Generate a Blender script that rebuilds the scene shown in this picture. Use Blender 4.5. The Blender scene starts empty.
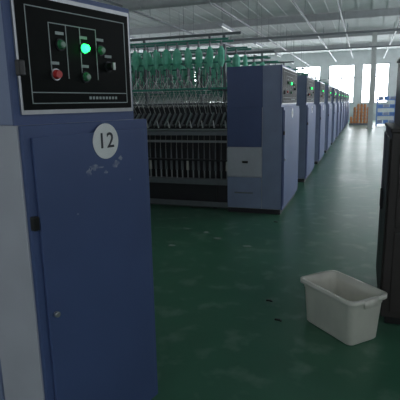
import bpy, math, random
from mathutils import Matrix, Vector
random.seed(7)
S=bpy.context.scene
S.view_settings.view_transform='Standard'
S.view_settings.exposure=0.25

def lin(c):
    return tuple(((v/255)/12.92 if v/255<=0.04045 else ((v/255+0.055)/1.055)**2.4) for v in c)
def mat(name,rgb,rough=0.5,metal=0.0,emit=0.0,var=0.12,scale=6.0,bump=0.0,rgb2=None,spec=0.5,ecol=None):
    m=bpy.data.materials.new(name); m.use_nodes=True
    nt=m.node_tree; b=nt.nodes['Principled BSDF']
    c=lin(rgb); c2=lin(rgb2) if rgb2 else tuple(v*(1-var) for v in c)
    n=nt.nodes.new('ShaderNodeTexNoise'); n.inputs['Scale'].default_value=scale; n.inputs['Detail'].default_value=4
    tc=nt.nodes.new('ShaderNodeTexCoord'); nt.links.new(tc.outputs['Object'],n.inputs['Vector'])
    r=nt.nodes.new('ShaderNodeValToRGB')
    r.color_ramp.elements[0].position=0.35; r.color_ramp.elements[1].position=0.65
    r.color_ramp.elements[0].color=(*c,1); r.color_ramp.elements[1].color=(*c2,1)
    nt.links.new(n.outputs['Fac'],r.inputs['Fac']); nt.links.new(r.outputs['Color'],b.inputs['Base Color'])
    b.inputs['Roughness'].default_value=rough; b.inputs['Metallic'].default_value=metal
    b.inputs['Specular IOR Level'].default_value=spec
    if emit>0:
        b.inputs['Emission Color'].default_value=(*(lin(ecol) if ecol else c),1); b.inputs['Emission Strength'].default_value=emit
    if bump>0:
        bp=nt.nodes.new('ShaderNodeBump'); bp.inputs['Strength'].default_value=bump; bp.inputs['Distance'].default_value=0.01
        nt.links.new(n.outputs['Fac'],bp.inputs['Height']); nt.links.new(bp.outputs['Normal'],b.inputs['Normal'])
    return m

M={}
M['blue']=mat('painted_blue_steel',(74,92,138),0.5,scale=3)
M['blue2']=mat('painted_blue_side',(74,91,138),0.45,scale=3)
M['lav']=mat('pale_lavender_paint',(140,152,184),0.5,scale=4)
M['white']=mat('offwhite_paint',(195,196,206),0.5,scale=4)
M['dark']=mat('dark_steel',(40,42,48),0.5,metal=0.3,scale=9)
M['black']=mat('black_plastic',(18,18,20),0.35,scale=20)
M['panel']=mat('black_matt_panel',(14,17,17),0.55,scale=20,spec=0.08)
M['silver']=mat('brushed_aluminium',(175,177,180),0.35,metal=0.8,scale=30)
M['grey']=mat('machine_grey',(125,129,135),0.45,metal=0.3,scale=12)
M['teal']=mat('turquoise_roving',(100,205,170),0.7,scale=10,rgb2=(145,228,200))
M['tealtube']=mat('turquoise_tube',(70,165,145),0.5,scale=10)
M['yarn']=mat('white_yarn',(215,212,205),0.8,scale=20)
M['label']=mat('white_label',(240,240,240),0.6,scale=20,var=0.05)
M['ink']=mat('label_ink',(60,62,70),0.6)
M['smudge']=mat('paper_residue',(160,165,182),0.8,scale=40,rgb2=(96,108,145))
M['red']=mat('red_button',(200,50,50),0.4)
M['greenb']=mat('green_button',(40,120,75),0.4)
M['paleb']=mat('pale_button',(150,175,160),0.4)
M['lamp']=mat('green_pilot_lamp',(30,255,110),0.3,emit=5,ecol=(30,255,100),var=0)
M['line']=mat('panel_print',(170,180,180),0.6)

class MB:
    def __init__(s): s.v=[];s.f=[];s.m=[];s.mats=[]
    def mi(s,m):
        m=M[m] if isinstance(m,str) else m
        if m not in s.mats: s.mats.append(m)
        return s.mats.index(m)
    def box(s,x0,x1,y0,y1,z0,z1,m):
        k=s.mi(m); n=len(s.v)
        s.v+=[(x,y,z) for x in (x0,x1) for y in (y0,y1) for z in (z0,z1)]
        for f in ((0,1,3,2),(4,6,7,5),(0,4,5,1),(2,3,7,6),(0,2,6,4),(1,5,7,3)):
            s.f.append(tuple(n+i for i in f)); s.m.append(k)
    def tube(s,p0,p1,r0,r1,m,n=8):
        k=s.mi(m); p0=Vector(p0);p1=Vector(p1); d=(p1-p0).normalized()
        a=d.orthogonal().normalized(); b=d.cross(a); o=len(s.v)
        for p,r in ((p0,r0),(p1,r1)):
            for i in range(n):
                t=2*math.pi*i/n; s.v.append(tuple(p+(a*math.cos(t)+b*math.sin(t))*r))
        for i in range(n):
            j=(i+1)%n; s.f.append((o+i,o+j,o+n+j,o+n+i)); s.m.append(k)
        s.f.append(tuple(o+i for i in reversed(range(n)))); s.m.append(k)
        s.f.append(tuple(o+n+i for i in range(n))); s.m.append(k)
    def mesh(s,name):
        me=bpy.data.meshes.new(name); me.from_pydata(s.v,[],s.f)
        for m in s.mats: me.materials.append(m)
        me.polygons.foreach_set('material_index',s.m); me.update(); return me
def obj(name,me,parent=None,loc=(0,0,0),bevel=0):
    o=bpy.data.objects.new(name,me); S.collection.objects.link(o); o.location=loc
    if parent: o.parent=parent
    if bevel:
        b=o.modifiers.new('bevel','BEVEL'); b.width=bevel; b.segments=2; b.limit_method='ANGLE'
    return o
def empty(name,loc,rz=0):
    e=bpy.data.objects.new(name,None); S.collection.objects.link(e); e.location=loc; e.rotation_euler=(0,0,rz); e.empty_display_size=0.2; return e

# ---------------- room ----------------
XL,XR,YB,YF,ZC=-17.0,6.0,-5.0,39.0,5.3
fm=bpy.data.materials.new('green_epoxy_floor'); fm.use_nodes=True
nt=fm.node_tree; b=nt.nodes['Principled BSDF']
tc=nt.nodes.new('ShaderNodeTexCoord')
n1=nt.nodes.new('ShaderNodeTexNoise'); n1.inputs['Scale'].default_value=0.9; n1.inputs['Detail'].default_value=6
n2=nt.nodes.new('ShaderNodeTexNoise'); n2.inputs['Scale'].default_value=5; n2.inputs['Detail'].default_value=9
for n in (n1,n2): nt.links.new(tc.outputs['Object'],n.inputs['Vector'])
r1=nt.nodes.new('ShaderNodeValToRGB'); r1.color_ramp.elements[0].position=0.3; r1.color_ramp.elements[1].position=0.7
r1.color_ramp.elements[0].color=(*lin((52,104,80)),1); r1.color_ramp.elements[1].color=(*lin((68,120,95)),1)
r2=nt.nodes.new('ShaderNodeValToRGB'); r2.color_ramp.elements[0].position=0.54; r2.color_ramp.elements[1].position=0.68
r2.color_ramp.elements[0].color=(0,0,0,1); r2.color_ramp.elements[1].color=(0.65,0.65,0.65,1)
mx=nt.nodes.new('ShaderNodeMixRGB'); mx.inputs['Color2'].default_value=(*lin((112,142,124)),1)
nt.links.new(n1.outputs['Fac'],r1.inputs['Fac']); nt.links.new(n2.outputs['Fac'],r2.inputs['Fac'])
nt.links.new(r1.outputs['Color'],mx.inputs['Color1']); nt.links.new(r2.outputs['Color'],mx.inputs['Fac'])
nt.links.new(mx.outputs['Color'],b.inputs['Base Color'])
mr=nt.nodes.new('ShaderNodeMapRange'); mr.inputs['To Min'].default_value=0.22; mr.inputs['To Max'].default_value=0.42
nt.links.new(n1.outputs['Fac'],mr.inputs['Value']); nt.links.new(mr.outputs['Result'],b.inputs['Roughness'])
b.inputs['Specular IOR Level'].default_value=0.5
bp=nt.nodes.new('ShaderNodeBump'); bp.inputs['Strength'].default_value=0.08; bp.inputs['Distance'].default_value=0.02
nt.links.new(n2.outputs['Fac'],bp.inputs['Height']); nt.links.new(bp.outputs['Normal'],b.inputs['Normal'])
k=MB(); k.box(XL,XR,YB,YF,-0.1,0,fm); obj('floor',k.mesh('floor'))

wallm=mat('wall_plaster',(190,194,196),0.8,scale=2)
ceilm=mat('ceiling_sheet',(212,215,215),0.7,scale=1.5)
k=MB(); k.box(XL,XR,YB,YF,ZC,ZC+0.1,ceilm)
x=XL+0.3
while x<XR:
    k.box(x,x+0.06,YB,YF,ZC-0.03,ZC,ceilm); x+=0.6
obj('ceiling',k.mesh('ceiling'))
skym=mat('daylight_glass',(238,243,248),0.4,emit=9.0,var=0.02)
sidem=mat('added_glow_side',(232,238,244),0.4,emit=4.6,var=0.02)  # glow for unseen side windows, added to light floor and ceiling
backm=mat('added_glow_back',(232,238,244),0.4,emit=0.9,var=0.02)  # weak added glow for unseen windows behind and beside the camera
framem=mat('window_frame',(150,155,160),0.5)
def wall_y(name,y,t,openings,z0,z1,glass,wn):
    k=MB(); xs=XL
    for (a,c) in openings:
        k.box(xs,a,y,y+t,0,ZC,wallm); k.box(a,c,y,y+t,0,z0,wallm); k.box(a,c,y,y+t,z1,ZC,wallm); xs=c
    k.box(xs,XR,y,y+t,0,ZC,wallm); obj(name,k.mesh(name))
    for (a,c) in openings:
        wn[0]+=1; q=MB(); ym=y+t/2
        q.box(a,c,ym-0.01,ym+0.01,z0,z1,glass)
        for xx in (a,(a+c)/2-0.04,c-0.08): q.box(xx,xx+0.08,ym-0.05,ym+0.05,z0,z1,framem)
        for zz in (z0,(z0*0.35+z1*0.65),z1-0.08): q.box(a,c,ym-0.05,ym+0.05,zz,zz+0.08,framem)
        obj('window_%d'%wn[0],q.mesh('window'))
wn=[0]
ops=[(x,x+2.0) for x in (-15.8,-13.2,-10.6,-8.0,-5.4,-2.8,-0.3,2.3)]
wall_y('wall_far',YF,0.2,ops,1.3,4.3,skym,wn)
wall_y('wall_back',YB-0.2,0.2,[(-15,-11),(-9,-5),(-3,4)],1.0,4.4,backm,wn)  # out-of-view back windows, added as weak fill light
wy=[(-3,1),(2.5,6.5),(8,12),(14,18),(20,24),(26,30),(32,36)]  # side window bays out of view, added to light the hall
for side in (0,1):
    xa,xb=(XR,XR+0.2) if side==0 else (XL-0.2,XL)
    k=MB(); ys=YB-0.2
    for a,c in wy:
        k.box(xa,xb,ys,a,0,ZC,wallm);k.box(xa,xb,a,c,0,1.3,wallm);k.box(xa,xb,a,c,4.4,ZC,wallm); ys=c
    k.box(xa,xb,ys,YF+0.2,0,ZC,wallm); obj('wall_right' if side==0 else 'wall_left',k.mesh('wall_side'))
    for a,c in wy:
        wn[0]+=1; q=MB(); q.box(xa+0.09,xa+0.11,a,c,1.3,4.4,sidem if a>7 else backm)  # added glow kept dim near the camera
        for yy in (a,(a+c)/2,c-0.06): q.box(xa+0.05,xa+0.15,yy,yy+0.06,1.3,4.4,framem)
        for zz in (1.3,3.2,4.34): q.box(xa+0.05,xa+0.15,a,c,zz,zz+0.06,framem)
        obj('window_%d'%wn[0],q.mesh('window_r'))

beamm=mat('beam_paint',(170,173,176),0.6)
k=MB()
for y in (4,10,16,22,28,34):
    k.box(XL,XR,y,y+0.16,ZC-0.32,ZC-0.29,beamm); k.box(XL,XR,y+0.06,y+0.1,ZC-0.29,ZC-0.03,beamm)
    k.box(XL,XR,y,y+0.16,ZC-0.06,ZC-0.03,beamm)
obj('trim_1',k.mesh('roof_beams'))
ductm=mat('duct_galvanised',(190,193,195),0.5,metal=0.1)
k=MB(); k.tube((XL,12.3,4.25),(-2.6,12.3,4.25),0.17,0.17,ductm,20)
for x in range(-16,-2,2):
    k.tube((x,12.3,4.25),(x+0.06,12.3,4.25),0.19,0.19,ductm,20)
    k.tube((x,12.3,4.4),(x,12.3,ZC),0.01,0.01,'grey',6)
k.tube((-2.8,12.3,4.25),(-2.8,12.3,ZC),0.15,0.15,ductm,16)
obj('air_duct',k.mesh('air_duct'))
k=MB()
for x,z in ((-6.5,4.2),(-4.3,4.35),(-2.2,4.5),(-1.0,4.7),(1.2,4.6)):
    k.tube((x,5,z),(x,38.5,z),0.035,0.035,'grey',8)
    for y in range(6,38,4): k.tube((x,y,z),(x,y,ZC),0.008,0.008,'grey',5)
for yy,zz in ((18.2,3.9),(25.3,4.1)):
    k.tube((XL,yy,zz),(3.0,yy,zz),0.04,0.04,'grey',8)
    for x in range(-16,3,3): k.tube((x,yy,zz),(x,yy,ZC),0.01,0.01,'grey',5)
obj('ceiling_pipes',k.mesh('ceiling_pipes'))

tubem=mat('fluorescent_tube',(225,230,230),0.4,emit=0.6,var=0)
def fixture():
    k=MB(); k.box(-0.06,0.06,-0.65,0.65,0.0,0.05,'white')
    k.tube((0,-0.6,-0.02),(0,0.6,-0.02),0.015,0.015,tubem,8)
    for y in (-0.62,0.6): k.box(-.02,.02,y,y+.02,-.04,0,'white')
    for y in (-0.5,0.5): k.tube((0,y,0.05),(0,y,ZC-3.7),0.006,0.006,'grey',5)
    return k.mesh('fluorescent')
fxm=fixture()
for x in (-4.0,-7.5,-11):
    for y in (14,18.5,23,27.5,32): obj('fluorescent_light',fxm,None,(x,y,3.7))

# ---------------- machines ----------------
def cabinet(D,H,DP,near):
    k=MB(); L=0.76
    k.box(-L,-0.03,0.03,D-0.03,0,0.07,'dark')
    k.box(-L,-0.02,0.005,D-0.005,0.07,1.44,'white')
    k.box(-0.02,0.0,0,D,0.07,1.44,'blue')
    k.box(0.0,0.012,0.03,D-0.03,0.12,1.40,'blue')
    k.box(-L,-0.28,0.0,DP,1.44,H,'blue2')
    k.box(-0.28,-0.045,0.008,DP,1.44,H,'lav')
    for s in (0,1):
        def sb(x0,x1,z0,z1,t,m):
            if s==0: k.box(x0,x1,-t,0.006,z0,z1,m)
            else: k.box(x0,x1,D-0.006,D+t,z0,z1,m)
        sb(-L,-0.285,0.92,1.44,0.012,'blue2')
        sb(-L,-0.285,0.52,0.905,0.012,'white'); sb(-L,-0.285,0.08,0.505,0.012,'lav')
        sb(-0.275,-0.02,0.08,1.44,0.006,'white' if near else 'lav')
        sb(-0.55,-0.47,0.70,0.73,0.018,'black')
        sb(-0.66,-0.40,0.28,0.30,0.016,'grey')
    for z in (1.60,1.08) : k.box(-0.005,0.02,0.0,0.022,z,z+0.05,'black')
    k.tube((0.012,0.06,0.75),(0.028,0.06,0.75),0.012,0.012,'silver',10)
    return k.mesh('cabinet')
def control(D,H,DP):
    k=MB(); x=-0.045
    k.box(x,x+0.012,0.0,DP,1.44,H,'blue')
    k.box(x+0.012,x+0.02,0.025,DP-0.012,1.475,H-0.02,'silver')
    k.box(x+0.02,x+0.023,0.035,DP-0.024,1.49,H-0.035,'panel')
    p=x+0.023
    w=(DP-0.09); y0=0.055; h=H-0.035-1.49
    Y=lambda u:y0+u*w
    Z=lambda v:1.49+v*h
    t=0.0016
    def ln(u0,v0,u1,v1):
        k.box(p,p+0.0015,Y(u0)-t,Y(u1)+t,Z(v0)-t,Z(v1)+t,'line')
    for a in ((.03,.06,.97,.06),(.03,.92,.97,.92),(.03,.06,.03,.92),(.97,.06,.97,.92),(.03,.16,.97,.16),
              (.21,.3,.21,.8),(.36,.3,.36,.8),(.49,.3,.49,.8),(.65,.3,.65,.8),(.21,.8,.65,.8)): ln(*a)
    for i in range(9): ln(.55+.035*i,.10,.565+.035*i,.12)
    items=[(.30,.61,'paleb'),(.52,.60,'lamp'),(.69,.60,'paleb'),(.24,.33,'red'),(.52,.32,'paleb'),(.77,.44,'black')]
    for u,v,m in items:
        yy,zz=Y(u),Z(v)
        k.tube((p,yy,zz),(p+0.006,yy,zz),0.021,0.021,'dark' if m!='red' else 'silver',20)
        if m=='black': k.tube((p,yy,zz),(p+.03,yy,zz),0.017,0.014,'black',16); k.box(p+.03,p+.036,yy-.004,yy+.004,zz-.014,zz+.014,'label')
        elif m=='paleb': k.tube((p+0.006,yy,zz),(p+0.018,yy,zz),0.017,0.013,'greenb',20); k.tube((p+0.018,yy,zz),(p+0.022,yy,zz),0.010,0.008,'paleb',12)
        else: k.tube((p+0.006,yy,zz),(p+0.022,yy,zz),0.017,0.013,m,20)
        k.box(p,p+0.003,yy-0.018,yy+0.018,zz+0.034,zz+0.044,'line')
    return k.mesh('control_panel')
def frame_body(D,x0,x1):
    k=MB(); yc=D/2
    k.box(x1,x0,0.22,D-0.22,0.0,0.34,'dark')
    k.box(x1,x0,yc-0.1,yc+0.1,0.34,1.45,'dark')
    for s in (1,-1):
        Y=(lambda d: d) if s==1 else (lambda d: D-d)
        def bx(a,b,c,d,z0,z1,m):
            ya,yb=sorted((Y(c),Y(d))); k.box(a,b,ya,yb,z0,z1,m)
        bx(x1,x0,0.10,0.20,0.36,0.44,'grey')
        bx(x1,x0,0.05,0.075,0.05,0.12,'grey')
        bx(x1,x0,0.09,0.22,0.70,0.72,'dark')
        bx(x1,x0,0.12,0.16,0.96,0.99,'silver')
        bx(x1,x0,0.14,0.40,1.06,1.12,'grey')
        k.tube((x0,Y(0.14),1.14),(x1,Y(0.14),1.14),0.014,0.014,'silver',8)
        k.tube((x0,Y(0.22),1.2),(x1,Y(0.22),1.2),0.014,0.014,'silver',8)
        n=int((x0-x1)/0.085)
        for i in range(n):
            x=x0-0.05-i*0.085
            k.tube((x,Y(0.15),0.44),(x,Y(0.15),0.56),0.012,0.012,'silver',6)
            k.tube((x,Y(0.15),0.56),(x,Y(0.15),0.72),0.022,0.016,'grey' if i%7 else 'yarn',7)
            k.tube((x,Y(0.15),0.72),(x,Y(0.15),0.86),0.012,0.008,'grey',6)
            k.tube((x,Y(0.15),0.86),(x,Y(0.17),1.14),0.0025,0.0025,'yarn',3)
            a0=Y(0.12);a1=Y(0.36)
            k.tube((x,a0,1.18),(x,a1,1.36),0.017,0.022,'silver' if i%2 else 'grey',5)
            k.tube((x,Y(0.11),1.17),(x,Y(0.06),1.27),0.010,0.008,'black' if i%2 else 'label',5)
            if i%2==0:
                k.tube((x,Y(0.36),1.34),(x+0.02,Y(0.20),1.98),0.003,0.003,'yarn',3)
        for z,d in ((1.50,0.42),(1.70,0.02),(2.34,0.08),(2.34,0.34),(2.06,0.22)):
            k.tube((x0,Y(d),z),(x1,Y(d),z),0.014,0.014,'grey' if z<1.6 else 'tealtube',6)
        n=int((x0-x1)/0.16)
        for i in range(n):
            x=x0-0.1-i*0.16
            for d,o in ((0.08,0),(0.34,0.08)):
                q=random.choice((0,0,0,.03,-.02))
                k.tube((x-o,Y(d),2.34),(x-o,Y(d),2.25),0.012,0.012,'grey',5)
                k.tube((x-o,Y(d),2.25),(x-o,Y(d),2.19),0.020,0.048+q/2,'teal',8)
                k.tube((x-o,Y(d),2.19),(x-o,Y(d),2.05),0.048+q/2,0.046+q/2,'teal',8)
                k.tube((x-o,Y(d),2.05),(x-o,Y(d),1.99),0.046+q/2,0.016,'teal',8)
                k.tube((x-o,Y(d),1.99),(x-o,Y(d),1.88),0.012,0.012,'grey',5)
                k.tube((x-o,Y(d),1.9),(x-o+.03,Y(0.02),1.70),0.004,0.004,'label',3)
                k.tube((x-o+.03,Y(0.02),1.70),(x-o,Y(0.36),1.36),0.004,0.004,'label',3)
    x=x0-0.25
    while x>x1:
        k.box(x-0.02,x+0.02,yc-0.02,yc+0.02,1.4,2.5,'grey')
        k.box(x-0.015,x+0.015,0.04,D-0.04,2.35,2.38,'grey')
        k.box(x-0.015,x+0.015,0.0,D,1.68,1.71,'grey')
        for s in (0.24,D-0.24): k.box(x-0.03,x+0.03,s-0.05,s+0.05,0,1.15,'dark')
        x-=1.3
    k.box(x1-0.5,x1,0.05,D-0.05,0,1.7,'lav')
    k.tube((x0,yc,2.5),(x1,yc,2.5),0.02,0.02,'grey',8)
    return k.mesh('frame_body')
def text_mesh(t):
    c=bpy.data.curves.new('num','FONT'); c.body=t; c.size=0.085; c.align_x='CENTER'; c.align_y='CENTER'; c.extrude=0.0006; c.offset=0.0008; c.space_character=1.1
    o=bpy.data.objects.new('tmp',c); S.collection.objects.link(o)
    dg=bpy.context.evaluated_depsgraph_get(); me=bpy.data.meshes.new_from_object(o.evaluated_get(dg))
    bpy.data.objects.remove(o); me.materials.clear(); me.materials.append(M['ink']); return me
def disk():
    k=MB(); k.tube((0,0,0),(0.002,0,0),0.070,0.070,'label',32); return k.mesh('number_disc')
dm=disk()
def machine(loc,cm,pm,bm,num,ly,lz=1.35,rz=0):
    e=empty('spinning_frame',loc,rz)
    obj('end_cabinet',cm,e,bevel=0.006); obj('control_panel',pm,e)
    bo=obj('frame_body',bm,e); bo.rotation_euler=(0,0,-rz)
    obj('number_disc',dm,e,(0.0125,ly,lz))
    t=obj('number',text_mesh(num),e,(0.0155,ly,lz)); t.rotation_euler=(math.pi/2,0,math.pi/2)
    return e
X0=-0.76
D1,DP1,H1=0.645,0.595,1.895
bm_near=frame_body(0.82,-0.95,-12.5)
e=machine((-1.065,1.255,0),cabinet(D1,H1,DP1,True),control(D1,H1,DP1),bm_near,'12',0.37,1.362,math.radians(-14))
k=MB()
def patch(cy,cz,ry,rz,n=14):
    o=len(k.v); kk=k.mi('smudge')
    for i in range(n):
        t=2*math.pi*i/n; r=0.5+0.6*random.random()
        k.v.append((0.0,cy+ry*r*math.cos(t),cz+rz*r*math.sin(t)))
    k.f.append(tuple(range(o,o+n))); k.m.append(kk)
for a in ((.30,1.265,.028,.014),(.27,1.25,.016,.018),(.42,1.265,.024,.016),(.45,1.285,.014,.014),(.36,1.24,.012,.008),(.33,1.262,.02,.005),(.50,1.19,.006,.006),(.2,1.1,.006,.004)): patch(*a)
obj('paper_residue',k.mesh('residue'),e,(0.0132,0,0))
D2,DP2,H2=1.5,1.4,1.97
bm=frame_body(D2,X0,-12.5); cm=cabinet(D2,H2,DP2,False); pm=control(D2,H2,DP2)
for i in range(11):
    machine((-0.98,6.08+2.7*i,0),cm,pm,bm,str(11-i),0.7)

# ---------------- plastic tub ----------------
def tub():
    k=MB(); mm=mat('white_polypropylene',(240,236,224),0.45,scale=5)
    kk=k.mi(mm); n=40
    def ring(a,b,r,z):
        o=len(k.v)
        per=n//4
        for q,(sx,sy) in enumerate(((1,1),(-1,1),(-1,-1),(1,-1))):
            for i in range(per):
                t=math.pi/2*(q+i/(per-1)); k.v.append((sx*(a-r)+r*math.cos(t),sy*(b-r)+r*math.sin(t),z))
        return o
    R=[ring(.225,.125,.04,0.0),ring(.235,.135,.045,0.01),ring(.252,.152,.05,0.22),ring(.256,.156,.05,.225),ring(.258,.158,.05,.26),
       ring(.272,.172,.055,.262),ring(.274,.174,.055,.25),ring(.278,.178,.055,.25),ring(.278,.178,.055,.272),ring(.252,.152,.05,.272),ring(.245,.146,.045,.22),ring(.226,.126,.04,.014)]
    for a,c in zip(R,R[1:]):
        for i in range(n):
            j=(i+1)%n; k.f.append((a+i,a+j,c+j,c+i)); k.m.append(kk)
    k.f.append(tuple(R[0]+i for i in reversed(range(n)))); k.m.append(kk)
    k.f.append(tuple(R[-1]+i for i in range(n))); k.m.append(kk)
    for s in (1,-1): k.box(s*.278-.004,s*.278+.004,-.06,.06,.225,.272,mm)
    return k.mesh('plastic_tub')
t=obj('plastic_tub',tub(),None,(-0.080,3.0,0)); t.rotation_euler=(0,0,math.radians(136)); t.scale=(.92,.92,1.14)
for p in t.data.polygons: p.use_smooth=len(p.vertices)==4

# ---------------- dark steel cabinet at right ----------------
k=MB(); dk=mat('dark_brown_steel',(54,47,45),0.5,scale=5)
k.box(.03,.80,.03,.87,0,.06,'black'); k.box(0,.85,0,.9,.06,1.30,dk); k.box(-.012,0,.03,.43,.1,1.26,dk); k.box(-.012,0,.47,.87,.1,1.26,dk)
k.box(-.01,.86,-.01,.91,1.30,1.325,dk)
k.box(.055,.80,.04,.86,1.325,1.78,dk); k.box(.045,.81,.03,.87,1.78,1.80,dk)
for y in (.40,.5): k.box(-.03,-.012,y-.008,y+.008,.72,.86,'dark')
k.box(.05,.8,-.012,0,.1,.66,dk); k.box(.05,.8,-.012,0,.69,1.26,dk)
obj('steel_cabinet',k.mesh('steel_cabinet'),None,(.175,3.14,0),bevel=.006)

# ---------------- far things ----------------
om=mat('orange_yarn_cones',(235,150,50),0.8,scale=9,rgb2=(215,115,30))
k=MB()
k.box(-.7,.7,-.5,.5,0.0,.12,'grey')
for lv in range(6):
    for i in range(7):
        for j in range(4):
            w=lv*0.06
            x=-.6+i*.2; y=-.4+j*.26
            if abs(x)>.66-w: continue
            z=.12+lv*.2
            k.tube((x,y,z),(x,y,z+.19),.095,.06,om,8)
obj('yarn_cone_pile',k.mesh('cones'),None,(-.15,31.5,0))
bl=mat('rack_blue',(70,130,210),0.5)
k=MB()
for x in (0,1.0):
    for y in (0,.5): k.box(x-.03,x+.03,y-.03,y+.03,0,1.75,bl)
for z in (.15,.6,1.05,1.5):
    k.box(0,1,0,.5,z,z+.05,bl)
    for i in range(3): k.box(.05+i*.32,.32+i*.32,.05,.42,z+.05,z+.22,'lav' if (i+int(z*10))%2 else bl)
obj('storage_rack',k.mesh('rack'),None,(0.72,29.5,0))
cmn=mat('column_paint',(190,192,190),0.6)
for x,y in ((0.34,27.0),(3.6,15),(3.6,27)):
    k=MB(); k.box(-.12,.12,-.12,-.1,0,ZC-.32,cmn); k.box(-.12,.12,.1,.12,0,ZC-.32,cmn); k.box(-.02,.02,-.1,.1,0,ZC-.32,cmn); k.box(-.18,.18,-.18,.18,0,.03,cmn)
    obj('steel_column',k.mesh('column'),None,(x,y,0))

sm=mat('lint_scrap',(150,168,158),0.9)
for i,(x,y) in enumerate(((-2.0,5.1),(-1.7,5.0),(-2.2,5.6),(-1.5,4.8),(-1.1,4.6),(-1.9,4.4))):
    k=MB(); kk=k.mi(sm); n=9
    for q in range(n):
        t=2*math.pi*q/n; r=.018+.025*random.random(); k.v.append((r*1.6*math.cos(t),r*math.sin(t),.002+.004*random.random()))
    k.f.append(tuple(range(n))); k.m.append(kk); obj('lint_scrap',k.mesh('scrap'),None,(x,y,0))
for x,y in ((-.62,3.3),(-.5,3.0),(-1.0,5.7)):
    k=MB(); k.box(-.02,.02,-.008,.008,0,.008,'black'); k.box(.015,.03,-.015,.0,0,.006,'black'); obj('plastic_fragment',k.mesh('frag'),None,(x,y,0))

# ---------------- world & camera ----------------
w=bpy.data.worlds.new('World'); S.world=w; w.use_nodes=True
w.node_tree.nodes['Background'].inputs[0].default_value=(.7,.8,.9,1); w.node_tree.nodes['Background'].inputs[1].default_value=0.5
# dusty mill air
vs=w.node_tree.nodes.new('ShaderNodeVolumeScatter'); vs.inputs['Density'].default_value=0.006; vs.inputs['Anisotropy'].default_value=0.3
w.node_tree.links.new(vs.outputs['Volume'],w.node_tree.nodes['World Output'].inputs['Volume'])
cd=bpy.data.cameras.new('camera'); cam=bpy.data.objects.new('camera',cd); S.collection.objects.link(cam)
cd.sensor_width=36; cd.lens=36*460/400; cd.clip_start=.02; cd.clip_end=200
Mx=Matrix.Rotation(math.radians(19.5),4,'Z')@Matrix.Rotation(math.radians(90-11.8),4,'X')@Matrix.Rotation(math.radians(-1.1),4,'Z')
Mx.translation=(0,0,1.5); cam.matrix_world=Mx
S.camera=cam
